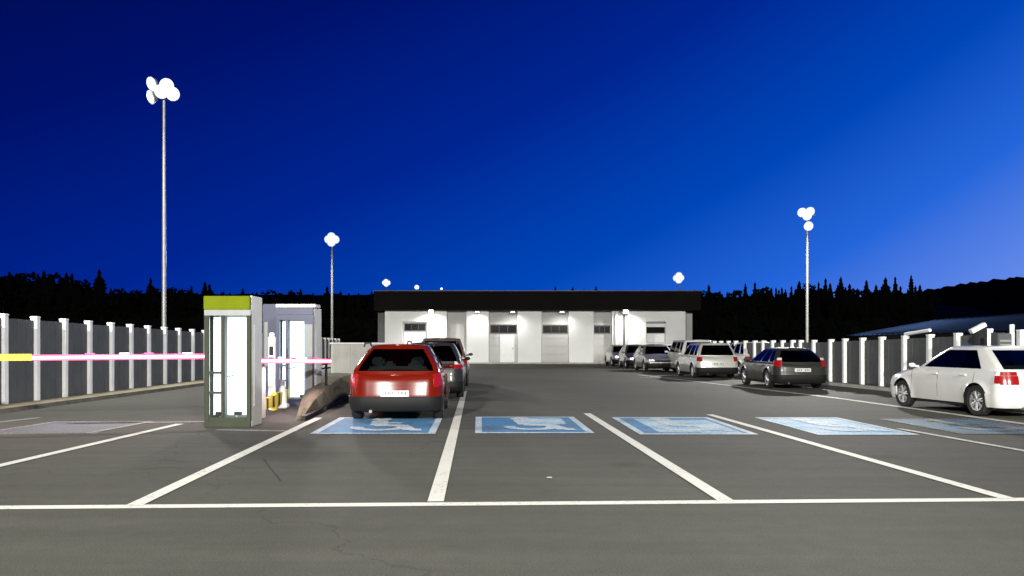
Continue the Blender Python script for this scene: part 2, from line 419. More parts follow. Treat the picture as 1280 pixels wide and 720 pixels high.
# right fence: posts found from equally reduced spacing
pxR = [885, 893, 901.5, 910.5, 920, 932, 944, 954.5, 966.5, 978.7, 991, 1001, 1018, 1038.7, 1056.7, 1078.7, 1102.6, 1131.5, 1162.6, 1197.7, 1235.4, 1277, 1324, 1378]
ptsR = []
for p in pxR:
    z = 14.7*F/(p-640+110); ptsR.append((rx(z), z))
ptsR = ptsR[::-1]
htR = [max(1.6, min(1.84, 1.80-.018*(z-21.7))) for x, z in ptsR]
htR = [h+.07 if i in (3,) else h for i, h in enumerate(htR)]
rf = fence('panel_fence', 'dark grey panel fence with white posts behind the white and dark cars on the right', ptsR, htR, pw=.17)
# gate lintel bridging two posts
b = MB(); p0 = ptsR[pxR[::-1].index(1131.5)]; p1 = ptsR[pxR[::-1].index(1162.6)]
i0 = pxR[::-1].index(1131.5)
b.tube((p0[0]-rf.location.x, p0[1]-rf.location.y, htR[i0]+.04), (p1[0]-rf.location.x, p1[1]-rf.location.y, htR[i0-1]+.12), .05, n=8)
b.build('gate_lintel', 'post', rf)

# bits standing behind the right fence
x, z = (1219-640)/F*22.7, 22.7
t = thing('floodlight_stand', 'small tilted white floodlight on black stand at the fence above the white car', 'floodlight', (x, z, 0))
b = MB(); b.tube((0, 0, 0), (0, 0, 1.7), .04); b.bbox(-.02, .27, -.1, .1, 1.35, 1.86, .02); b.build('stand', 'black', t)
b = MB(); b.box(-.2, .2, -.08, .08, -.05, .05); rr = Matrix.Rotation(R(-28), 3, 'Y')
b.v = [tuple(rr @ Vector(p)+Vector((.0, -.12, 1.86))) for p in b.v]; b.build('lamp_housing', 'post', t)
x, z = (1265-640)/F*21.2, 21.2
t = thing('meter_cabinet', 'dark louvred cabinet with slim white post at the fence at the far right', 'cabinet', (x, z, 0))
b = MB(); b.bbox(-.42, -.08, -.15, .15, 0, 1.7, .015); b.build('cabinet_body', 'panel', t)
b = MB()
for k in range(4): b.box(-.38, -.12, -.17, -.15, 1.2+.1*k, 1.25+.1*k)
b.build('louvre', 'steel', t)
b = MB(); b.tube((.0, 0, 0), (0, 0, 1.92), .055, n=10); b.build('post', 'post', t)

# ================================================================ low wall by the mound
b = MB(); pa, pb = Vector((-6.3, 31.0, 0)), Vector((-4.3, 33.5, 0)); nseg = 4
t = thing('concrete_wall', 'low pale concrete panel wall behind the earth bank left of the red car', 'wall', pa)
d = (pb-pa); ang = math.atan2(d.y, d.x); t.rotation_euler.z = ang; L_ = d.length
for k in range(nseg):
    b = MB(); b.bbox(L_*k/nseg+.006, L_*(k+1)/nseg-.006, 0, .14, 0, 1.44, .012); b.build('wall_panel', 'concrete', t)
b = MB(); b.bbox(-.03, L_+.03, -.03, .17, 1.443, 1.5, .012); b.build('coping', 'wall', t)

# earth bank on the island
b = MB(); prof = [(16.7, .05), (17.2, .12), (18.0, .26), (18.8, .35), (20, .44), (22, .57), (24, .63), (26, .6), (28, .5), (29.5, .2)]
rnd = random.Random(8); rows = []
def re_(z): return -3.93-.063*(z-16.6)
NS = 46
for i in range(NS+1):
    z = 16.7+(29.5-16.7)*i/NS
    for (a, ha), (c, hc) in zip(prof, prof[1:]):
        if a <= z <= c: h = ha+(hc-ha)*(z-a)/(c-a)
    wd = min(.15+(z-16.7)*.16, 1.3); r0 = re_(z)-.03; row = []
    for (u, k) in ((0, 0), (.02, .35), (.06, .72), (.13, .92), (.25, 1), (.5, 1.02), (.8, .8), (1, 0)):
        j = .012*(rnd.random()-.5)*(1 if k < .9 else 2.2) if 0 < k else 0
        row.append((r0-u*wd+j, z+(rnd.random()-.5)*.06, (.03 if u == 0 else .0)+max(0, h*k*.98)+j))
    rows.append(row)
m_ = len(rows[0])
b.add([p for r_ in rows for p in r_], [(i*m_+j, i*m_+j+1, (i+1)*m_+j+1, (i+1)*m_+j) for i in range(NS) for j in range(m_-1)]+[tuple(range(m_))])
t = thing('earth_bank', 'tan earth bank tapering to a point between the ticket booths and the red car', 'earth bank', (0, 0, 0))
bk = b.build('earth', 'earth', t, smooth=28)
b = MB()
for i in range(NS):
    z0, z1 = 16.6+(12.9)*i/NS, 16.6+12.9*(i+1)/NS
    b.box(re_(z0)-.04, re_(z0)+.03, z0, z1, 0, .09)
b.build('kerb', 'black', t)  # black strip modelled in place of the shadow along the foot of the bank
for o in (bk, bk.parent.children[1] if len(bk.parent.children) > 1 else bk): pass
t.location = (-4.2, 18, 0)
for c in kids(t): c.location = (4.2, -18, 0)

# ================================================================ BUILDING
BY = 66.0
def bx_(px): return (px-640)/F*BY
def bz(py): return CAMH+(HZ-py)/F*BY
B = thing('service_building', 'long white low building with dark roof and garage doors at far end of lot', 'building', ((bx_(481)+bx_(868))/2, BY, 0))
ox = B.location.x
def BL(x0, x1): return x0-ox, x1-ox
eave = bz(388)
b = MB(); x0, x1 = BL(bx_(481), bx_(857))
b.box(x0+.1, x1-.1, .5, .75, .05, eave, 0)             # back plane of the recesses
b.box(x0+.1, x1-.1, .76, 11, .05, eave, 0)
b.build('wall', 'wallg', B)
b = MB(); b.box(x1+.0, x1+.75, 1.2, 10, .05, eave-.1); b.build('side_annex', 'wallg', B)
b = MB(); b.box(bx_(470)-ox, x0+.03, .9, 10, .05, eave-.1); b.build('side_annex', 'panel', B)
for a, c in ((481, 503), (534, 558.5), (583, 611), (647, 677), (711, 742), (765, 773), (785, 808), (832.5, 857)):
    b = MB(); b.bbox(bx_(a)-ox, bx_(c)-ox, 0, .5, .07, eave-.02, .02); b.build('pier', 'wall', B)
for a, c in ((503, 534), (808, 832.5)): b = MB(); b.box(bx_(a)-ox+.002, bx_(c)-ox-.002, .012, .498, bz(402), eave-.03); b.build('lintel', 'wall', B)
def garage(a, c, wt=406.5, wb=416, wa=None, wc=None, door='garage'):
    x0, x1 = bx_(a)-ox+.03, bx_(c)-ox-.03
    b = MB(); top = bz(wt)+.25; n = 5
    for k in range(n):
        b.bbox(x0, x1, .42, .495, .08+(top-.08)*k/n+.006, .08+(top-.08)*(k+1)/n-.006, .012)
    d_ = b.build('garage_door', door, B)
    wa = wa or a+2; wc = wc or c-1.5
    X0, X1 = bx_(wa)-ox, bx_(wc)-ox; b = MB(); b.bbox(X0, X1, .39, .418, bz(wb), bz(wt), .008)
    w = b.build('window_strip', 'winglass', d_)
    b = MB()
    for k in range(4):
        xx = X0+(X1-X0)*k/3; b.box(xx-.025, xx+.025, .375, .389, bz(wb)-.02, bz(wt)+.02)
    b.box(X0-.03, X1+.03, .377, .389, bz(wt)+.022, bz(wt)+.06); b.box(X0-.03, X1+.03, .377, .389, bz(wb)-.06, bz(wb)-.022)
    b.build('window_frame', 'dark', w)
garage(503, 534, 404.5, 413, 505, 531, 'doorw')
garage(611, 647, 406.5, 416)
garage(677, 711, 406.8, 416)
garage(742, 765, 407.5, 416, 743.5, 763)
# blank recess door, small entrance door, window
b = MB(); b.bbox(bx_(562)-ox, bx_(580)-ox, .42, .495, .08, bz(405), .015); b.build('door', 'garage', B)
b = MB(); b.bbox(bx_(625)-ox, bx_(643)-ox, .3, .37, .08, bz(418), .015); dd = b.build('door', 'doorw', B)
b = MB(); b.tube((bx_(641)-ox, .27, 1.05), (bx_(641)-ox, .27, 1.2), .02, n=6); b.build('handle', 'dark', dd)
X0, X1 = bx_(809)-ox, bx_(831.5)-ox
b = MB(); b.bbox(X0, X1, .3, .34, bz(416), bz(409), .008); w = b.build('window', 'winglass', B)
b = MB(); b.bbox(X0, X1, .28, .36, bz(428), bz(417), .02); b.build('window_panel', 'doorw', w)
b = MB(); b.box(X0-.06, X1+.06, .25, .3, bz(409)+.02, bz(405)); b.box(X0-.08, X1+.08, -.04, .3, bz(430), bz(428)-.02); b.build('window_frame', 'wall', w)
b = MB(); b.tube((bx_(781)-ox, .34, .1), (bx_(781)-ox, .34, eave-.1), .06, n=10); b.build('downpipe', 'dark', B)
b = MB(); b.tube((bx_(769)-ox, -.06, .1), (bx_(769)-ox, -.06, eave-.1), .05, n=10); b.build('downpipe', 'garage', B)
b = MB(); b.box(x0+.0, x1-.0, -.05, -.002, .07, .35)
# roof: shallow slab with deep fascia, seams
b = MB(); rx0, rx1 = bx_(469.5)-ox, bx_(873)-ox
yf, yb = -.9, 11; zt = CAMH+(HZ-364)/F*(BY+yf)
b.box(rx0, rx1, yf, yf+.25, eave, zt)
b.add([(rx0, yf+.25, zt-.02), (rx1, yf+.25, zt-.02), (rx1, yb, zt-.25), (rx0, yb, zt-.25), (rx0, yf+.25, eave), (rx1, yf+.25, eave), (rx1, yb, eave), (rx0, yb, eave)],
      [(0, 1, 2, 3), (7, 6, 5, 4), (0, 4, 5, 1), (1, 5, 6, 2), (2, 6, 7, 3), (3, 7, 4, 0)])
rf_ = b.build('roof', 'roof', B)
b = MB()
for k in range(58):
    xx = rx0+.2+(rx1-rx0-.4)*k/57; b.box(xx-.012, xx+.012, yf-.006, yf-.001, eave+.12, zt-.1)
b.build('cladding_seam', 'roof', rf_)
b = MB(); b.box(rx0-.03, rx1+.03, yf-.05, yf+.2, zt+.002, zt+.06); b.build('gutter', 'dark', rf_)
for px_, py_, on in ((540, 388, 1), (641, 391, 0), (702, 391, 0), (780.5, 388, 1), (597, 391, 0)):
    lx = bx_(px_)-ox
    b = MB(); b.tube((lx, -.02, eave-.25), (lx, -.5, eave-.15), .025, n=8); b.bbox(lx-.2, lx+.2, -.75, -.4, eave-.12, eave-.03, .02)
    l = b.build('wall_lamp', 'dark', B)
    b = MB(); b.bbox(lx-.16, lx+.16, -.72, -.43, eave-.19, eave-.122, .02); b.build('lens', 'lampw' if on else 'lampd', l)
    if on: 
        b2 = MB(); b2.bbox(lx-.17, lx+.17, -.79, -.752, eave-.26, eave+.02, .01); b2.build('lens', 'lampw', l)
    light('wall_light', 'SPOT', (lx, -.62, eave-.28), 650 if on else 200, l, size=.1, spot=165, target=(lx, .0, 0))

# warehouse beyond the right fence
t = thing('warehouse', 'long low warehouse with dark blue metal roof beyond the right fence', 'building', (22, 44, 0))
ev = [(17.6, 25, 1.93), (22.6, 60, 2.0)]; rg = [(24.0, 25, 3.0), (25.2, 53, 2.85)]; bk_ = [(31, 25, 1.93), (32, 60, 2.0)]
b = MB(); P = lambda p: (p[0]-22, p[1]-44, p[2])
nsm = 34
def lerp3(a, c, s): return tuple(a[i]+(c[i]-a[i])*s for i in range(3))
b.quad(P(ev[0]), P(ev[1]), P(rg[1]), P(rg[0])); b.quad(P(rg[0]), P(rg[1]), P(bk_[1]), P(bk_[0]))
b.add([P(ev[1]), P(bk_[1]), P(rg[1])], [(0, 1, 2)]); b.add([P(ev[0]), P(rg[0]), P(bk_[0])], [(0, 1, 2)])
r_ = b.build('roof', 'bluroof', t)
b = MB()
for k in range(1, nsm):
    a = P(lerp3(ev[0], ev[1], k/nsm)); c = P(lerp3(rg[0], rg[1], k/nsm)); b.tube((a[0], a[1], a[2]+.02), (c[0], c[1], c[2]+.02), .03, n=4)
b.build('roof_seam', 'bluroof', r_)
b = MB()
b.add([(17.9-22, -19, 0), (22.9-22, 15.8, 0), (31-22, 15.8, 0), (30.5-22, -19, 0), (17.9-22, -19, 1.93), (22.9-22, 15.8, 1.98), (31-22, 15.8, 1.98), (30.5-22, -19, 1.93)], [(0, 1, 5, 4), (1, 2, 6, 5), (2, 3, 7, 6), (3, 0, 4, 7)])
b.build('wall', 'roof', t)

# ================================================================ LAMP POSTS
def lamp_post(label, x, y, h, heads, power, pr=.085, tgt=None, spot=None, size=.5, hs=1.0):
    t = thing('lamp_post', label, 'street lamp', (x, y, 0), group='tall floodlight posts of the car park')
    b = MB(); b.tube((0, 0, 0), (0, 0, h), pr, pr*.62, n=14); b.build('pole', 'steel', t, smooth=40)
    b = MB(); b.bbox(-.2, .2, -.2, .2, 0, .12, .02); b.tube((0, 0, .12), (0, 0, .4), pr+.03, n=14); b.build('base_plate', 'steel', t)
    b = MB(); b.tube((-.55, 0, h-.05), (.55, 0, h-.05), .04, n=8); b.tube((0, -.3, h-.12), (0, .3, h-.12), .04, n=8); b.build('bracket', 'steel', t)
    for (dx, dy, dz, yaw) in heads:
        b = MB(); b.lathe([(.001, .1), (.12*hs, .1), (.2*hs, .04), (.25*hs, -.08), (.27*hs, -.12)], (0, 0, 0), 'Y', n=20)
        rm = Matrix.Rotation(yaw, 3, 'Z') @ Matrix.Rotation(R(22), 3, 'X')
        o_ = Vector((dx, dy, h+dz)); b.v = [tuple(rm @ Vector(p)+o_) for p in b.v]; hd = b.build('floodlight', 'steel', t)
        b = MB(); b.lathe([(.265*hs, -.1), (.255*hs, -.14), (.17*hs, -.17)], (0, 0, 0), 'Y', n=20, mi=1); b.lathe([(.17*hs, -.17), (.1*hs, -.2), (.001, -.21)], (0, 0, 0), 'Y', n=20); b.v = [tuple(rm @ Vector(p)+o_) for p in b.v]
        b.build('lens', ['lamp', 'lamprim'], hd)
    if power:
        n = 1
        light('flood_lamp', 'SPOT', (0, -1.0 if y > 0 else .75, h-.25), power, t, size=size, spot=140 if y > 0 else 168, target=(0, (-9 if y > 0 else 45), 0))
    return t
xA = (205-640)/F*32
lamp_post('tallest lamp post standing behind left fence, lit floodlights on top', xA, 32, 1.45+315/F*32-.05, [(-.36, 0, .36, R(-35)), (.36, -.05, -.02, R(6)), (.02, -.2, .02, R(2)), (-.38, 0, -.12, R(-50)), (.12, 0, .3, R(10))], P_A, hs=.95)
lamp_post('lamp post seen above the second ticket booth with one blazing floodlight cluster', (415-640)/F*70, 70, 1.45+131/F*70-.1, [(-.25, 0, .1, 0), (.25, 0, .1, R(10)), (.0, -.2, -.15, 0), (0, -.1, .32, 0)], P_B, pr=.12, hs=1.3)
lamp_post('lamp post rising behind the dark estate car on the right, lit head', (1009-640)/F*57, 57, 1.45+164/F*57-.1, [(-.35, 0, .15, R(-5)), (.15, 0, .2, 0), (-.1, -.2, -.1, 0), (.02, -.1, -.75, 0)], P_C, pr=.11, hs=1.15)
lamp_post('distant lit lamp post above left end of building roof', (483-640)/F*124, 124, 1.45+76/F*124, [(-.22, 0, .1, 0), (.22, 0, .1, 0), (0, -.2, .25, 0), (0, -.2, -.1, 0)], 0, hs=1.45)
lamp_post('distant lit lamp post above right end of building roof', (848-640)/F*116, 116, 1.45+81/F*116, [(-.28, 0, .2, 0), (.28, 0, .2, 0), (0, -.2, .5, 0), (0, -.2, -.1, 0)], 0, hs=1.8)
lamp_post('tiny far lamp just above the building roof, left of the fainter one', (521-640)/F*150, 150, 1.45+70.5/F*150, [(0, 0, .1, 0)], 0, hs=1.6)
lamp_post('faintest far lamp peeping over the building roof', (552-640)/F*190, 190, 1.45+68.8/F*190, [(0, 0, .1, 0)], 0, pr=.06)
# the same row of lamps carries on behind the viewer
for x, lab in ((-10, 'lamp post of the near row at the left side of the entrance'), (11, 'lamp post of the near row at the right side of the entrance')):
    lamp_post(lab, x, -23, 12.5, [(-.25, .1, .1, R(180)), (.25, .1, .1, R(180))], P_REAR*(1.2 if x < 0 else .9), tgt=None)

# ================================================================ TICKET BOOTHS
def booth(label, x, y, w, d, h, front, top, side, glow, rz=0, mf=.36, er=.07, fh=.24, hh=.1, head='boothg', rightcol=None):
    t = thing('ticket_booth', label, 'ticket booth', (x, y, 0), rz)
    e = .08; hb = h-fh-hh; mx0, mx1 = w*mf, w*mf+.05
    b = MB(); b.bbox(0, w, 0, .06, 0, .1, .006); b.bbox(0, e, 0, .08, .1, hb, .006); b.bbox(w-er, w, 0, .08, .1, hb, .006); b.bbox(e+.002, w-er-.002, .001, .08, .1, .17, .005)
    b.bbox(mx0, mx1, .004, .08, .17, hb, .005); b.build('front_frame', front, t)
    if rightcol:
        b = MB(); b.bbox(w-er+.01, w-.03, -.006, .0, .25, hb-.1, .002); b.build('column_cover', rightcol, t)
    b = MB(); b.bbox(0, w, 0, .08, hb, h-fh, .006); b.build('header', head, t)
    b = MB(); b.bbox(-.005, w-.01, -.012, .08, h-fh+.001, h, .01); b.build('fascia', top, t)
    b = MB(); b.bbox(w-.04, w, .082, d, .0, h+.01, .008); b.box(w, w+.012, .2, d-.1, .35, h-.5); b.build('side_wall', side, t)
    b = MB(); b.bbox(0, .04, .082, d, .0, h-.01, .008); b.build('side_wall', front, t)
    b = MB(); b.box(.041, w-.041, .081, d, h-.06, h-.01); b.build('roof', head, t)
    b = MB(); b.box(.041, w-.041, d-.05, d-.005, 0, h-.07); b.build('back_wall', side, t)
    for a, c in ((mx1+.005, w-er-.01), (e+.02, mx0-.005)):
        b = MB(); b.box(a, c, .2, .24, .2, hb-.02); b.build('light_panel', glow, t)
    g_ = MB(); g_.box(e+.002, w-er-.002, .04, .05, .171, hb-.001); g_.build('window', M['glass_clear'], t)
    for zz in (.95, .6): b = MB(); b.box(e, mx0, .005, .07, zz-.02, zz+.02); b.build('crossbar', front, t)
    b = MB(); b.bbox(mx0-.09, mx0, -.03, .03, .2, .27, .01); b.build('card_reader', 'black', t)
    b = MB(); b.bbox(w*.6, w*.6+.13, .1, .19, .2, .26, .01); b.build('ticket_slot', 'black', t)
    for k in range(5): b = MB(); b.box(w*.47+k*.055, w*.47+k*.055+.006, .185, .198, .27, 1.0); b.build('guide_rail', 'boothg', t)
    b = MB(); b.tube((mx1+.02, .12, .88), (mx1+.14, .12, .9), .012, n=6); b.build('handle', 'steel', t)
    return t
M['glass_clear'] = glass_mat('clear_glass', (.9, .95, .97))
x0, z0 = G(255, 534)
booth('nearest glowing ticket booth with lime green top band and olive frame', x0, z0, 58/F*z0, .72, 1.45+60/F*z0, 'olive', 'lime', 'boothw', 'glow')
z2 = 20.5
x2 = (345-640)/F*z2
booth('second glowing ticket booth with grey cap and navy frame, farther from the viewer', x2, z2, 47/F*z2, .85, 1.45+45/F*z2, 'boothn', 'boothn', 'boothw', 'glow', mf=.25, er=.22, fh=.16, hh=.12, head='boothn', rightcol='boothg')
b = MB(); b.bbox(.0, 47/F*z2+.05, -.04, .5, 1.45+45/F*z2+.012, 1.45+45/F*z2+.09, .01); bt2 = [o for o in C.objects if o.name.startswith('ticket_booth')][-1]; b.build('roof_cap', 'boothw', bt2)
t = thing('display_cabinet', 'dark navy cabinet standing between the two ticket booths', 'cabinet', ((328-640)/F*22, 22, 0))
b = MB(); b.bbox(0, .38, 0, .3, 0, 2.45, .02); b.build('cabinet_body', 'boothn', t)
b = MB(); b.bbox(.05, .14, -.02, -.002, .9, 2.0, .01); b.bbox(.24, .33, -.02, -.002, .5, 1.6, .01); b.build('door_panel', 'boothg', t)
t = thing('intercom_pillar', 'slim white intercom pillar in front of the navy cabinet', 'pillar', ((340-640)/F*19.4, 19.4, 0))
b = MB(); b.bbox(-.075, .075, -.06, .06, 0, 1.62, .02); b.bbox(-.055, .055, -.05, .05, 1.62, 1.7, .02); b.build('pillar_body', 'post', t)
b = MB(); b.box(-.045, .045, -.066, -.061, 1.2, 1.4); b.build('speaker_grille', 'black', t)

# striped guard
t = thing('guard_rail', 'low yellow and black striped guard rail at foot of the second booth', 'guard rail', (-5.1, 17.8, 0))
pa, pb = Vector((0, 0, 0)), Vector((-.2, 2.9, 0))
b = MB()
for k in range(14):
    a = pa.lerp(pb, k/14); c = pa.lerp(pb, (k+1)/14); z1 = .3+.1*k/14
    b.add([(a.x-.05, a.y, .1), (a.x+.05, a.y, .1), (c.x+.05, c.y, .1), (c.x-.05, c.y, .1), (a.x-.05, a.y, z1), (a.x+.05, a.y, z1), (c.x+.05, c.y, z1), (c.x-.05, c.y, z1)],
          [(0, 1, 5, 4), (1, 2, 6, 5), (2, 3, 7, 6), (3, 0, 4, 7), (4, 5, 6, 7), (0, 3, 2, 1)], k % 3 == 2)
b.build('striped_beam', ['yellow', 'black'], t)
for k in (0.03, .5, .97):
    p = pa.lerp(pb, k); b = MB(); b.bbox(p.x-.06, p.x+.06, p.y-.06, p.y+.06, 0, .34+.1*k, .01); b.build('post', 'yellow', t)
t = tag(MB().bbox(-.13, .13, -.13, .13, 0, .1, .02).tube((0, 0, .1), (0, 0, .62), .1, .05, n=14).build('bollard', 'post', loc=None), 'short white bollard beside the striped guard rail', 'bollard')
t.location = ((353-640)/F*20.0, 20.0, 0)

# barriers
def barrier(label, p0, p1, h0, h1, cab, tip):
    t = thing('barrier_gate', label, 'barrier gate', (p0[0], p0[1], 0))
    d = Vector((p1[0]-p0[0], p1[1]-p0[1], h1-h0)); L_ = d.length; dn = d.normalized()
    o = Vector((0, 0, h0)); up = Vector((0, 0, 1)); sd = dn.cross(up).normalized()
    def bar(a, c, w, hh, z, m, name, par, so=0):
        b = MB(); P0 = o+dn*a+sd*so+up*z; P1 = o+dn*c+sd*so+up*z
        vs = [P+sd*i*w/2+up*j*hh/2 for P in (P0, P1) for i, j in ((-1, -1), (1, -1), (1, 1), (-1, 1))]
        b.add(vs, [(0, 1, 2, 3), (7, 6, 5, 4), (0, 4, 5, 1), (1, 5, 6, 2), (2, 6, 7, 3), (3, 7, 4, 0)]); return b.build(name, m, par)
    ms = []
    boom = bar(.0, L_, .05, .10, 0, 'ledr_body', 'boom', t)
    sgn = -1 if (sd.y > 0) else 1
    bar(.12, L_-tip, .02, .042, .0, 'led', 'light_strip', boom, sgn*.037)
    bar(.12, L_-tip, .02, .024, .036, 'ledr', 'light_strip', boom, sgn*.037)
    bar(.12, L_-tip, .02, .024, -.036, 'ledr', 'light_strip', boom, sgn*.037)
    n_ = 5
    for k in range(n_):
        s = .4+(L_-1.0-tip)*k/n_+random.random()*.3
        bar(s, s+.16, .03, .022, .062, 'led' if k % 2 else 'ledr', 'beacon', boom, 0)
    if tip: bar(L_-tip+.01, L_+.02, .07, .12, 0.01, 'yellow', 'boom_tip', boom, 0)
    if cab:
        b = MB(); b.bbox(-.14, .14, .03, .3, 0, 1.05, .02); b.build('cabinet', 'boothw', t)
        b = MB(); b.bbox(-.07, .05, -.09, .025, h0-.06, h0+.22, .02); b.build('hinge', 'red', t)
    ad = bpy.data.lights.new('led_glow', 'AREA'); ad.shape = 'RECTANGLE'; ad.size = L_*.9; ad.size_y = .05; ad.energy = 25 if tip else 45; ad.color = (1, .7, .8)
    ao = bpy.data.objects.new('led_glow', ad); C.objects.link(ao); ao.parent = t; ao.location = o+dn*(L_/2)+Vector((0, 0, -.075)); ao.rotation_euler = (0, 0, math.atan2(dn.y, dn.x))
    return t
M['ledr_body'] = mat('boom_paint', (.6, .12, .2), .4)
barrier('long glowing pink barrier arm with yellow tip in front of the left fence', (-4.95, 16.9), (-10.2, 15.0), 1.22, 1.20, True, 1.8)
barrier('short glowing barrier arm reaching across in front of second ticket booth', (-4.72, 16.25), (-4.18, 20.1), 1.14, 1.06, False, 0)
b = MB(); b.bbox(-.07, .05, -.09, .06, 1.05, 1.38, .02)
sh = [o for o in C.objects if o.name.startswith('barrier_gate')][-1]; b.build('hinge', 'ledr', sh)
t = thing('barrier_rest', 'thin black forked rest post under the end of the short barrier arm', 'post', (-4.38, 20.75, 0))
b = MB(); b.tube((0, 0, 0), (0, 0, .95), .03, n=8); b.build('post', 'black', t)
b = MB(); b.tube((-.07, 0, 1.12), (0, 0, .94), .02, n=6); b.tube((.07, 0, 1.12), (0, 0, .94), .02, n=6); b.build('fork', 'black', t)

# ================================================================ CARS
def interp(tab, x):
    if x <= tab[0][0]: return tab[0][1]
    for (a, ha), (c, hc) in zip(tab, tab[1:]):
        if a <= x <= c: return ha+(hc-ha)*(x-a)/(c-a)
    return tab[-1][1]
def car(label, x, y, heading, paint, L=4.2, Wd=1.74, H=1.46, belt=.93, nose=.68, hood=.9, cowl=.95, wst=.25, rt=-1.45, rb=-1.95, deck=None,
        wb=2.6, rw=.31, style='hatch', rails=False, dark_bumper=True, glass='glass', tailz=(.72, .98), platez=.62, name='parked_car', cat='car',
        wins=((.05, .42), (.46, .74), (.79, .95)), rimspokes=5, tailw=.2, wsb=0, seats=True, tumble=.235, rc=.26, lens=True, bowR=.07):
    t = thing(name, label, cat, (x, y, 0), heading, group='cars parked in the lot')
    hl, hw = L/2, Wd/2
    xw = [wb/2+.04, -wb/2+.04]; RA = rw+.055
    # ---- plan outline
    O = []  # x,y,nx,ny
    bowF = .16
    def front(yy, bow): return bow*(yy/hw)**2
    for k in range(7):
        yy = (hw-rc)*k/6; O.append((hl-front(yy, bowF), yy))
    cx_ = hl-front(hw-rc, bowF)-rc
    for k in range(1, 6): a = R(90*k/6); O.append((cx_+rc*math.cos(a)*1, hw-rc+rc*math.sin(a)))
    xs = [cx_-0.0]; xe = -(hl-front(hw-rc, bowR)-rc)
    n = 46; side = [cx_+(xe-cx_)*k/n for k in range(n+1)]
    for w_ in xw: side += [w_+RA, w_-RA, w_+RA+.012, w_-RA-.012, w_+RA-.01, w_-RA+.01]
    side = sorted(set(round(s, 4) for s in side), reverse=True)
    for s in side: O.append((s, hw-.035*abs(s/hl)**3))
    for k in range(5, 0, -1): a = R(90*k/6); O.append((xe-rc*math.cos(a), hw-rc+rc*math.sin(a)))
    for k in range(6, -1, -1):
        yy = (hw-rc)*k/6; O.append((-(hl-front(yy, bowR)), yy))
    O2 = []
    for i, (px_, py_) in enumerate(O):
        a = O[max(0, i-1)]; c = O[min(len(O)-1, i+1)]; d = Vector((c[0]-a[0], c[1]-a[1])).normalized(); nx, ny = -d.y, d.x
        if nx*px_+ny*py_ < 0: nx, ny = -nx, -ny
        if i in (0, len(O)-1): nx, ny = (1 if px_ > 0 else -1), 0
        O2.append((px_, py_, nx, ny))
    deck = deck if deck is not None else belt
    top = [(-hl, deck-.06), (-hl+.12, deck-.01), (rb, belt+.0), (cowl-.05, belt), (cowl, belt-.005), (cowl+.25, hood-.02), (hl-.35, nose+.07), (hl-.08, nose), (hl, nose-.05)]
    if style == 'sedan': top = [(-hl, deck-.07), (-hl+.1, deck-.01), (rb-.05, deck+.02), (rb+.1, belt), (cowl-.05, belt), (cowl, belt-.005), (cowl+.25, hood-.02), (hl-.35, nose+.07), (hl-.08, nose), (hl, nose-.05)]
    sill = .24
    insS = [(.15, .08), (.22, .035), (.34, .012), (.55, 0), (.72, .012), (.74, .008), (.93, .045), (1.1, .08)]
    insE = [(.15, .13), (.24, .05), (.34, .01), (.5, 0), (.54, .03), (.7, .04), (.93, .1), (1.05, .16)]
    def ins(z, nx, zt):
        e = min(1, abs(nx)); v = interp(insS, z)*(1-e)+interp(insE, z)*e
        if zt-z < .05: v += (.05-(zt-z))*.5
        return v
    def pos(i, z, zt, off=0):
        px_, py_, nx, ny = O2[i]; k = -ins(z, nx, zt)+off
        for w_ in xw:
            dd = math.hypot(px_-w_, z-rw)
            if ny > .8: k += .022*math.exp(-((dd-RA)/.05)**2)
        return (px_+nx*k, py_+ny*k if i not in (0, len(O2)-1) else 0, z)
    def zb(i):
        px_, py_, nx, ny = O2[i]; z = sill+(.03 if abs(nx) > .5 else 0)
        if ny > .5:
            for w_ in xw:
                dx = px_-w_
                if abs(dx) < RA-.001: z = max(z, rw+math.sqrt(RA*RA-dx*dx))
        return z
    def zt(i): return interp(top, O2[i][0])
    VS = [0, .12, .25, .4, .55, .7, .82, .91, .965, 1]
    nO = len(O2)
    body = MB()
    for s in (1, -1):
        vs = []
        for i in range(nO):
            a, c = zb(i), zt(i)
            for v in VS:
                p = pos(i, a+(c-a)*v, c); vs.append((p[0], p[1]*s, p[2]))
        nv = len(VS)
        body.add(vs, [(i*nv+j, (i+1)*nv+j, (i+1)*nv+j+1, i*nv+j+1) for i in range(nO-1) for j in range(nv-1)])
    vs = []; nd = 9
    for i in range(nO):
        c = zt(i); p = pos(i, c, c); cr_ = .045*min(1, (hl-abs(p[0]))*3+.2)
        for k in range(nd): u = 2*k/(nd-1)-1; vs.append((p[0], p[1]*u, p[2]+cr_*(1-u*u)))
    body.add(vs, [(i*nd+j, i*nd+j+1, (i+1)*nd+j+1, (i+1)*nd+j) for i in range(nO-1) for j in range(nd-1)])
    # ---- greenhouse
    T_ = [-.08, .05, .3, .6, .9, 1.0]
    gh = H-.05
    def ring(tt):
        t2 = max(0, tt); z = belt+(gh-belt)*tt; xf = cowl+(wst-cowl)*tt; xr = rb+(rt-rb)*tt**1.15 if tt > 0 else rb
        w_ = (hw-.075)-(hw-.075)*tumble*(t2**1.3); cr2 = .1; bf = .16-.06*t2; br = bowR+.02
        P = []
        for k in range(7): yy = (w_-cr2)*k/6; P.append((xf-bf*(yy/w_)**2, yy))
        xc = P[-1][0]-cr2; 
        for k in (1, 2, 3): a = R(90*k/3.0); P.append((xc+cr2*math.cos(a), w_-cr2+cr2*math.sin(a)))
        xe_ = xr+br*((w_-cr2)/w_)**2+cr2
        fr = sorted({0, 1} | {f_ for w2 in wins for f_ in (w2[0], w2[1], (w2[0]+w2[1])/2)})
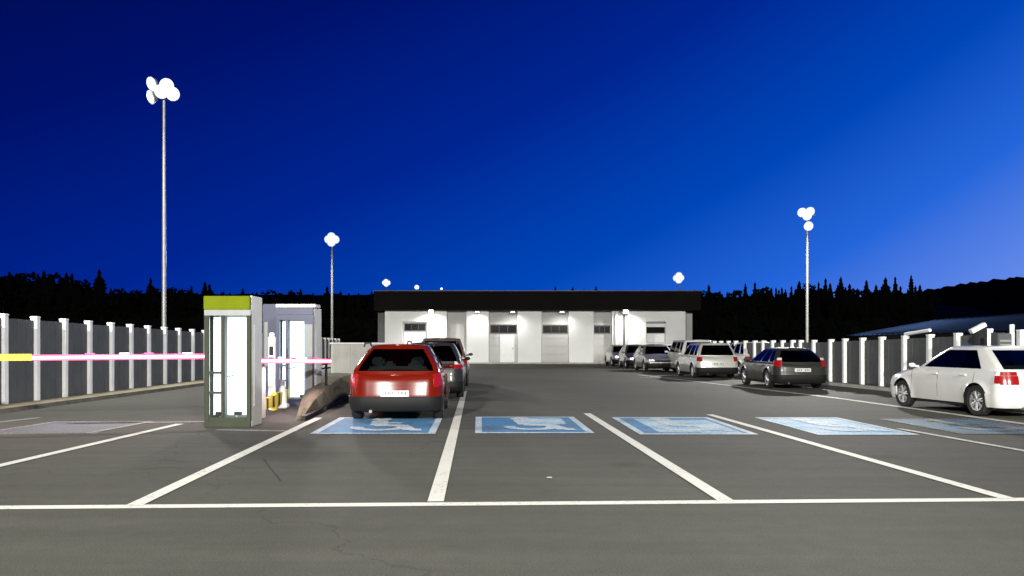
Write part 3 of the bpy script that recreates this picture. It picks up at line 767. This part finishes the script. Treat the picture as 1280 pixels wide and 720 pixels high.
        for f_ in fr[1:-1]: P.append((xc+(xe_-xc)*f_, w_+.012*math.sin(math.pi*f_)))
        for k in (3, 2, 1): a = R(90*k/3.0); P.append((xe_-cr2*math.cos(a), w_-cr2+cr2*math.sin(a)))
        for k in range(6, -1, -1): yy = (w_-cr2)*k/6; P.append((xr+br*(yy/w_)**2, yy))
        return [(p[0], p[1], z) for p in P], fr[1:-1]
    rings = []; fr = None
    for tt in T_: r_, fr = ring(tt); rings.append(r_)
    last = rings[-1]; rings.append([(p[0]*.97+(wst+rt)/2*.03, p[1]*.955, gh+.022) for p in last])
    nr = len(last); sd0 = 9; sides = [sd0]+[10+k for k in range(len(fr))]
    ws = MB(); rwn = MB(); frame = MB(); sw = {}
    frv = [0]+list(fr)+[1]
    for s in (1, -1):
        for k in range(len(rings)-1):
            for i in range(nr-1):
                q = [rings[k][i], rings[k][i+1], rings[k+1][i+1], rings[k+1][i]]; q = [(p[0], p[1]*s, p[2]) for p in q]
                if s < 0: q = q[::-1]
                glassrow = 1 <= k <= 3
                if glassrow and i < 6: ws.quad(*q)
                elif glassrow and i >= nr-7: rwn.quad(*q)
                elif glassrow and 9 <= i < 9+len(frv)-1:
                    f0, f1 = frv[i-9], frv[i-8]; hit = None
                    for wi, w2 in enumerate(wins):
                        if f0 >= w2[0]-1e-6 and f1 <= w2[1]+1e-6: hit = wi
                    if hit is None: body.quad(*q)
                    else: sw.setdefault((s, hit), MB()).quad(*q)
                else: body.quad(*q)
    tr = rings[-1]; nd = 9; vs = []
    for i in range(nr):
        p = tr[i]
        for k in range(nd): u = 2*k/(nd-1)-1; vs.append((p[0], p[1]*u, p[2]+.028*(1-u*u)))
    body.add(vs, [(i*nd+j, i*nd+j+1, (i+1)*nd+j+1, (i+1)*nd+j) for i in range(nr-1) for j in range(nd-1)])
    body.build('body', paint, t, smooth=38)
    ws.build('windscreen', glass, t, smooth='keep'); rwn.build('rear_window', glass, t, smooth='keep')
    for kk in sorted(sw): sw[kk].build('side_window', glass, t, smooth='keep')
    # ---- conforming patches
    cum = [0]
    for i in range(1, nO): cum.append(cum[-1]+math.hypot(O2[i][0]-O2[i-1][0], O2[i][1]-O2[i-1][1]))
    tot = cum[-1]
    def Spt(u, z, off, s):
        u = max(0, min(tot, u)); i = 0
        while i < nO-2 and cum[i+1] < u: i += 1
        f = (u-cum[i])/max(1e-6, cum[i+1]-cum[i]); ztt = zt(i)+1
        a = pos(i, z, ztt, off); c = pos(i+1, z, ztt, off)
        return (a[0]+(c[0]-a[0])*f, (a[1]+(c[1]-a[1])*f)*s, z)
    def patch(mb, u0, u1, z0, z1, off, s, nu=8, nz=3, mi=0, depth=.03):
        F_ = []; Bk = []
        for j in range(nz+1):
            for i in range(nu+1):
                u = u0+(u1-u0)*i/nu; z = z0+(z1-z0)*j/nz; F_.append(Spt(u, z, off, s)); Bk.append(Spt(u, z, off-depth, s))
        m1 = nu+1; n1 = len(F_); fs = [(j*m1+i, j*m1+i+1, (j+1)*m1+i+1, (j+1)*m1+i) for j in range(nz) for i in range(nu)]
        for i in range(nu): fs += [(i, i+1, n1+i+1, n1+i), (nz*m1+i, nz*m1+i+1, n1+nz*m1+i+1, n1+nz*m1+i)]
        for j in range(nz): fs += [(j*m1, (j+1)*m1, n1+(j+1)*m1, n1+j*m1), (j*m1+nu, (j+1)*m1+nu, n1+(j+1)*m1+nu, n1+j*m1+nu)]
        mb.add(F_+Bk, fs, mi)
    bm_ = 'black' if dark_bumper else paint
    for rear in (0, 1):
        b = MB()
        for s in (1, -1):
            u0, u1 = (0, hw+.34) if not rear else (tot-hw-.34, tot)
            patch(b, u0, u1, .2, .47, .022, s, nu=16, nz=5)
        b.build('bumper', bm_, t, smooth=40)
    for s in (1, -1):
        b = MB(); patch(b, tot-hw+.02, tot-hw+.02+tailw+.0, tailz[0], tailz[1]-.09, .014, s); patch(b, tot-hw-.1, tot-hw+.02, tailz[0]+.02, tailz[1]-.09, .014, s)
        tl = b.build('tail_light', 'tail', t, smooth=40)
        b = MB(); patch(b, tot-hw+.0, tot-hw+.02+tailw-.02, tailz[1]-.085, tailz[1]-.01, .013, s)
        if lens: b.build('lens', 'tailw' if tailw < .3 else 'tail', tl, smooth=40)
        b = MB(); patch(b, hw-.42, hw+.05, nose-.17, nose-.04, .012, s); b.build('headlight', 'head', t, smooth=40)
        # door gaps, sill, handles
        b = MB(); base = cum[12+0]
        for xx in (cowl+.02, .02-.02, (rt+rb)/2+.42 if style != 'sedan' else -1.0):
            u = None
            for i in range(nO-1):
                if O2[i][3] > .8 and O2[i][0] >= xx >= O2[i+1][0]: u = cum[i]+(O2[i][0]-xx)
            if u: patch(b, u-.003, u+.003, .34, belt-.05, .0015, s, nu=1, nz=8, depth=.01)
        b.build('door_gap', 'under', t)
        for xx in (.18, -.78):
            u = None
            for i in range(nO-1):
                if O2[i][3] > .8 and O2[i][0] >= xx >= O2[i+1][0]: u = cum[i]+(O2[i][0]-xx)
            b = MB(); patch(b, u, u+.17, belt-.13, belt-.095, .03, s, nu=3, nz=1, depth=.03); b.build('door_handle', paint, t)
        b = MB(); mx_, my_ = cowl-.14, hw+.07
        bmx = bmesh.new(); bmesh.ops.create_icosphere(bmx, subdivisions=2, radius=1)
        bmx.verts.index_update()
        b.add([(mx_+v.co.x*.06, s*(my_+v.co.y*.085), belt+.05+v.co.z*.055) for v in bmx.verts], [[v.index for v in f.verts] for f in bmx.faces]); bmx.free()
        b.tube((mx_, s*(hw-.09), belt+.02), (mx_, s*my_, belt+.03), .025, n=6)
        b.build('mirror', paint, t, smooth=50)
    b = MB(); patch(b, 0, hw-.45, nose-.17, nose-.06, .008, 1); patch(b, 0, hw-.45, nose-.17, nose-.06, .008, -1); patch(b, 0, hw-.35, .26, .36, .028, 1); patch(b, 0, hw-.35, .26, .36, .028, -1); b.build('grille', 'black', t)
    b = MB()
    for s in (1, -1): patch(b, tot-.26, tot, platez-.055, platez+.055, .04, s, nu=3, nz=1)
    pl = b.build('number_plate', 'plate', t)
    b = MB(); cx0 = -(hl)-.0
    rr = random.Random(int(x*100))
    xp = Spt(tot, platez, .0425, 1)[0]
    for k in range(7):
        if k == 3: continue
        yy = -.21+.06*k; b.box(xp-.003, xp-.001, yy, yy+.035, platez-.03, platez+.03)
    b.build('plate_marks', 'platei', pl)
    b = MB(); b.box(-hl+.18, hl-.2, -(hw-.27), hw-.27, .17, .72); b.box(-hl+.25, -wb/2-.38+.04, -(hw-.12), hw-.12, .19, .6); b.box(wb/2+.42, hl-.3, -(hw-.16), hw-.16, .19, .6)
    b.box(-wb/2+.42, wb/2-.34, -(hw-.08), hw-.08, .195, .6); b.build('underbody', 'under', t)
    b = MB(); b.tube((-hl+.3, .45, .2), (-hl-.0, .45, .2), .03, n=10); b.build('exhaust_pipe', 'chrome', t)
    # ---- wheels
    for wx in xw:
        for s in (1, -1):
            tb = MB(); yo, yi = s*(hw-.015), s*(hw-.21)
            prof = [(rw*.66, yi), (rw*.9, yi), (rw, yi+s*.03), (rw, yo-s*.03), (rw*.93, yo), (rw*.68, yo-s*.005), (rw*.66, yo-s*.03)]
            prof = [(r_, h_-0) for r_, h_ in prof]
            tb.lathe(prof, (wx, 0, rw), 'Y', n=32); wh = tb.build('wheel', 'rubber', t, smooth=40)
            b = MB(); ri = rw*.66
            b.lathe([(ri, yo-s*.012), (ri*.9, yo-s*.02), (ri*.88, yo-s*.09)], (wx, 0, rw), 'Y', n=32)
            b.lathe([(.001, yo-s*.02), (ri*.22, yo-s*.022), (ri*.24, yo-s*.06)], (wx, 0, rw), 'Y', n=16)
            for k in range(rimspokes):
                a = 2*math.pi*k/rimspokes+.3
                for da in (-.1, .1):
                    ca, sa = math.cos(a+da), math.sin(a+da); c2, s2 = math.cos(a+da*1.5), math.sin(a+da*1.5)
                    p0 = Vector((wx+ca*ri*.15, yo-s*.035, rw+sa*ri*.15)); p1 = Vector((wx+c2*ri*.92, yo-s*.03, rw+s2*ri*.92)); b.tube(p0, p1, .022, .018, n=6)
            b.build('rim', 'alu', wh, smooth=40)
            b = MB(); b.lathe([(.001, yo-s*.1), (ri*.9, yo-s*.1)], (wx, 0, rw), 'Y', n=24); b.build('brake_disc', 'dark', wh)
    # ---- inside
    if seats:
        b = MB()
        for yy in (-.36, .36):
            b.bbox(-.35, .15, yy-.24, yy+.24, .45, .62, .05); b.bbox(-.5, -.34, yy-.23, yy+.23, .5, 1.1, .05); b.bbox(-.5, -.38, yy-.12, yy+.12, 1.12, 1.3, .04)
        b.bbox(-1.3, -.8, -.6, .6, .45, .6, .05); b.bbox(-1.42, -1.26, -.6, .6, .5, 1.02, .05)
        for yy in (-.38, .38): b.bbox(-1.42, -1.32, yy-.12, yy+.12, 1.03, 1.2, .04)
        b.build('seat', 'seat', t)
        b = MB(); b.bbox(cowl-.5, cowl-.05, -(hw-.2), hw-.2, .6, belt-.02, .04); b.build('dashboard', 'black', t)
    if rails:
        for s in (1, -1):
            b = MB(); yy = s*(hw*.76); pts = [(wst-.25, H-.05), (wst-.4, H+.02), (rt+.35, H+.02), (rt+.15, H-.05)]
            for (a, za), (c, zc) in zip(pts, pts[1:]): b.tube((a, yy, za), (c, yy, zc), .016, n=6)
            b.build('roof_rail', 'black', t)
    # wiper on the rear glass
    return t
def paintm(name, c, metal=.0, rough=.35): return mat(name, c, rough, metal=metal, coat=1 if sum(c) > .14 else .25, spec=.5 if sum(c) > .6 else .25, var=.04, scale=2)
HD = R(90+2.4)
car('red hatchback seen from behind in the blue marked bay by the earth bank', -2.26, 16.3+2.08, HD, paintm('paint_red', (.11, .006, .002), rough=.22),
    L=4.1, Wd=1.78, H=1.45, belt=.92, wst=.3, rt=-1.32, rb=-1.95, rails=True, tailz=(.64, .98), tailw=.12, platez=.53, tumble=.33, rc=.36, lens=False, bowR=.13)
car('black estate car parked directly in front of the red hatchback', -2.22, 25.2, HD, paintm('paint_black', (.02, .02, .022)),
    tumble=.28, rc=.34, L=4.5, Wd=1.74, H=1.5, belt=.97, wst=.35, rt=-1.6, rb=-2.15, rails=True, glass='glassd', rw=.33, tailz=(.8, 1.0))
car('tall dark brown car heading the row beyond the black estate', -2.45, 31.5, HD, paintm('paint_brown', (.11, .075, .06), .4),
    L=4.4, Wd=1.8, H=1.66, belt=1.02, wst=.5, rt=-1.9, rb=-2.1, glass='glassd', rw=.34, tailz=(.8, 1.0))
hd = math.atan2(2.7, -.34)
car('white hatchback parked at the right edge beside the faded blue bay', 10.03, 19.1, hd, paintm('paint_white', (.62, .62, .6)),
    tumble=.28, rc=.32, L=4.2, Wd=1.74, H=1.42, belt=.93, nose=.66, wst=.1, rt=-1.25, rb=-1.98, wb=2.62, rw=.31, wins=((.04, .83),), glass='glass', dark_bumper=False, tailz=(.66, .92), tailw=.36, rimspokes=7, platez=.5)
car('dark grey estate car between the silver car and the white hatchback', 9.2, 30.2, R(91.5), paintm('paint_dark', (.032, .034, .03), .3),
    tumble=.33, rc=.36, L=4.4, Wd=1.76, H=1.33, belt=.85, nose=.62, wst=.1, rt=-1.5, rb=-2.1, glass='glassd', dark_bumper=True, tailz=(.72, 1.02), rimspokes=6)
car('silver grey car parked just beyond the dark grey estate', 8.55, 39.0, R(92), paintm('paint_silver', (.48, .48, .45), .2),
    L=4.5, Wd=1.78, H=1.5, belt=.95, wst=.4, rt=-1.8, rb=-2.1, glass='glassd', tailz=(.72, 1.0))
car('black and silver car facing the viewer between the silver car and the building', 7.75, 47.6, R(-88), paintm('paint_grey', (.25, .25, .25), .5),
    L=4.3, Wd=1.78, H=1.42, belt=.9, glass='glassd')
car('small pale car facing the viewer, below the right wall lamp', 7.3, 59, R(-88), paintm('paint_pale', (.45, .45, .42), .2),
    L=4.0, Wd=1.7, H=1.4, belt=.9, glass='glassd')
car('white car parked close along the fence, behind the dark grey estate', 11.1, 41.8, R(98), paintm('paint_white_b', (.58, .58, .56)),
    L=4.3, Wd=1.74, H=1.55, belt=.97, glass='glassd')
car('white van like car with tall roof, half hidden beyond the silver grey car', 9.1, 45.4, R(94), paintm('paint_white_d', (.6, .6, .58)),
    L=4.4, Wd=1.8, H=1.66, belt=1.0, wst=.7, rt=-1.9, rb=-2.1, glass='glassd', tumble=.2)
car('cream coloured car between the car facing the viewer and the fence', 9.5, 54.5, R(95), paintm('paint_cream', (.55, .53, .44)),
    L=4.1, Wd=1.72, H=1.46, belt=.92, glass='glassd', tumble=.3, rc=.34)
car('small dark car facing the viewer second from the building', 7.5, 53.4, R(-89), paintm('paint_navy', (.06, .065, .075), .3),
    L=3.9, Wd=1.68, H=1.42, belt=.9, glass='glassd', tumble=.3, rc=.34)
car('beige car beside the fence nearest the building', 11.0, 58.5, R(95), paintm('paint_beige', (.42, .38, .3)),
    L=4.1, Wd=1.72, H=1.5, belt=.92, glass='glassd', tumble=.3, rc=.34)
car('light grey car along the fence behind the white van like car', 11.3, 49.5, R(97), paintm('paint_white_c', (.5, .51, .51), .2),
    L=4.3, Wd=1.74, H=1.5, belt=.95, glass='glassd')

# ================================================================ TREES
def conifer(h, w, seed):
    rnd = random.Random(seed); cr = MB(); tr = MB()
    tr.tube((0, 0, 0), (0, 0, h*.96), .16, .03, n=6)
    tiers = int(h*2.1)
    for k in range(tiers):
        f = k/tiers; z = .6+f*(h-.7); rad = w*.82*(1-f)**.95*(.55+.75*rnd.random())+.07; nb = int(9+8*(1-f))
        for j in range(nb):
            a = 2*math.pi*(j+rnd.random())/nb; rr = rad*(.55+.55*rnd.random()); dr = .25*rr+.15
            dx, dy = math.cos(a), math.sin(a); px_, py_ = -dy, dx; ww = .08+.3*rr; th = h/tiers*1.35
            p0 = (dx*.05, dy*.05, z+th*.5); 
            cr.add([p0, (dx*rr*.6+px_*ww, dy*rr*.6+py_*ww, z-dr*.5), (dx*rr, dy*rr, z-dr), (dx*rr*.6-px_*ww, dy*rr*.6-py_*ww, z-dr*.5), (dx*rr*.5, dy*rr*.5, z-dr-th*.7)],
                   [(0, 1, 2, 3), (1, 4, 2), (3, 2, 4), (0, 4, 1)])
    return cr, tr
def broad(h, w, seed):
    rnd = random.Random(seed); cr = MB(); tr = MB()
    tr.tube((0, 0, 0), (0, 0, h*.5), .22, .12, n=7)
    cl = [((rnd.random()-.5)*w*.75, (rnd.random()-.5)*w*.75, h*(.3+.62*rnd.random()), w*(.14+.14*rnd.random())) for _ in range(16)]
    for c in cl[:7]: tr.tube((0, 0, h*.35), (c[0], c[1], c[2]), .09, .03, n=5)
    for (x, y, z, r) in cl:
        z = min(z, h-r*.7)
        for j in range(85):
            a, b_ = rnd.random()*6.28, math.acos(2*rnd.random()-1); rr = r*(.6+.5*rnd.random())
            p = Vector((x+rr*math.sin(b_)*math.cos(a), y+rr*math.sin(b_)*math.sin(a), z+rr*math.cos(b_)*.8))
            u = Vector((rnd.random()-.5, rnd.random()-.5, rnd.random()-.5)).normalized()*.34; v = u.orthogonal().normalized()*.28
            cr.quad(p-u, p+v, p+u, p-v)
    return cr, tr
protos = []
for k, (h, w, kind) in enumerate([(13, 4.4, 'c'), (11.5, 4.8, 'c'), (14.5, 4.2, 'c'), (12, 6.5, 'b'), (10.5, 5.5, 'c'), (11, 7, 'b')]):
    cr_, tr_ = conifer(h, w, k) if kind == 'c' else broad(h, w, k)
    root = thing('conifer' if kind == 'c' else 'broadleaf_tree', 'tree', 'tree')
    cr_.build('crown', 'leaf', root); tr_.build('trunk', 'bark', root)
    protos.append((root, h, kind, [False]))
LABS = {('c', 'l'): 'dark conifer in the tree line on the skyline behind the left fence', ('b', 'l'): 'dark round crowned tree on the skyline behind the left fence',
        ('c', 'm'): 'dark conifer whose tip rises just over the building roof', ('c', 'r'): 'dark conifer in the tree line on the skyline behind the right fence',
        ('b', 'r'): 'dark round crowned tree in the tree line behind the right fence', ('b', 'm'): 'dark round crowned tree just over the building roof'}
def tree(px, py, z, kind=None, label=None, idx=None):
    x, h = HP(px, py, z)
    c = [i for i in range(6) if (kind is None or protos[i][2] == kind)]
    i = idx if idx is not None else random.choice(c)
    root, ph, kd, used = protos[i]
    o = root if not used[0] else copy_tree(root)
    used[0] = True
    s = h/ph; o.location = (x, z, -.1); o.rotation_euler.z = random.random()*6.28; o.scale = (s*(.9+.25*random.random()),)*2+(s,)
    zone = 'l' if px < 475 else ('m' if px < 865 else 'r')
    tag(o, label or LABS[(kd, zone)], 'tree', {'l': 'trees on the skyline behind the left fence', 'm': 'tree tips over the building roof', 'r': 'trees on the skyline behind the right fence'}[zone])
    return o
sky = [(-80, 342), (0, 341), (20, 340), (45, 338), (75, 343), (100, 352), (112, 360), (130, 352), (145, 360), (180, 358), (220, 361), (260, 360), (300, 363), (360, 362), (470, 365)]
rs = random.Random(2)
px_ = -70
while px_ < 475:
    tree(px_, interp(sky, px_)+rs.random()*7-1, 140+rs.random()*20, 'b' if px_ < 105 and rs.random() < .55 else None); px_ += 9 + rs.random()*6
for px_, py_ in ((12, 336), (32, 340), (55, 334), (90, 338), (124, 333), (188, 344), (256, 349), (262, 352), (364, 359)): tree(px_, py_, 138, 'c')
px_ = -80
while px_ < 475: tree(px_, interp(sky, px_)+12+rs.random()*10, 122+rs.random()*8); px_ += 17+rs.random()*6
for px_, py_ in ((664, 359), (694, 356), (716, 356.5), (730, 359), (745, 355), (800, 363), (826, 362)): tree(px_, py_, 150, 'c')
skr = [(865, 364), (900, 363), (940, 360), (980, 357), (1020, 356), (1060, 358), (1100, 361), (1150, 364), (1175, 370), (1215, 378)]
px_ = 868
while px_ < 1160: tree(px_, interp(skr, px_)+rs.random()*6-1, 140+rs.random()*20, 'c' if rs.random() < .8 else 'b'); px_ += 8+rs.random()*5
for px_, py_ in ((900, 361), (958, 355), (970, 357), (998, 352), (1008, 350), (1032, 345), (1051, 343), (1062, 352), (1083, 347), (1095, 353), (1107, 344), (1119, 343), (1139, 341), (1150, 353)): tree(px_, py_, 135, 'c')
px_ = 880
while px_ < 1210: tree(px_, interp(skr, px_)+13+rs.random()*10, 118+rs.random()*8); px_ += 17+rs.random()*6
px_ = 868
while px_ < 1165:
    tree(px_, interp(skr, px_)-rs.random()**2*11, 130+rs.random()*8, 'c'); px_ += 7+rs.random()*8
px_ = -60
while px_ < 470:
    tree(px_, interp(sky, px_)-rs.random()**3*10+1, 131+rs.random()*8, 'c'); px_ += 10+rs.random()*10
# undergrowth that fills the dark belt below the crowns
b = MB(); rs = random.Random(9)
for _ in range(5200):
    px_ = -110+rs.random()*1500
    if 480 < px_ < 860: continue
    z = 112+rs.random()*14; x = (px_-640)/F*z; hz = rs.random()**.8*(4.2 if px_ < 1190 else 3.2)
    p = Vector((x, z, hz)); u = Vector((rs.random()-.5, (rs.random()-.5)*.6, rs.random()-.5)).normalized()*(.8+.7*rs.random()); v = u.orthogonal().normalized()*(.7+.5*rs.random())
    b.quad(p-u, p+v, p+u, p-v)
tag(b.build('undergrowth', 'leaf'), 'dark undergrowth filling the belt below the tree line', 'undergrowth', kind='stuff')
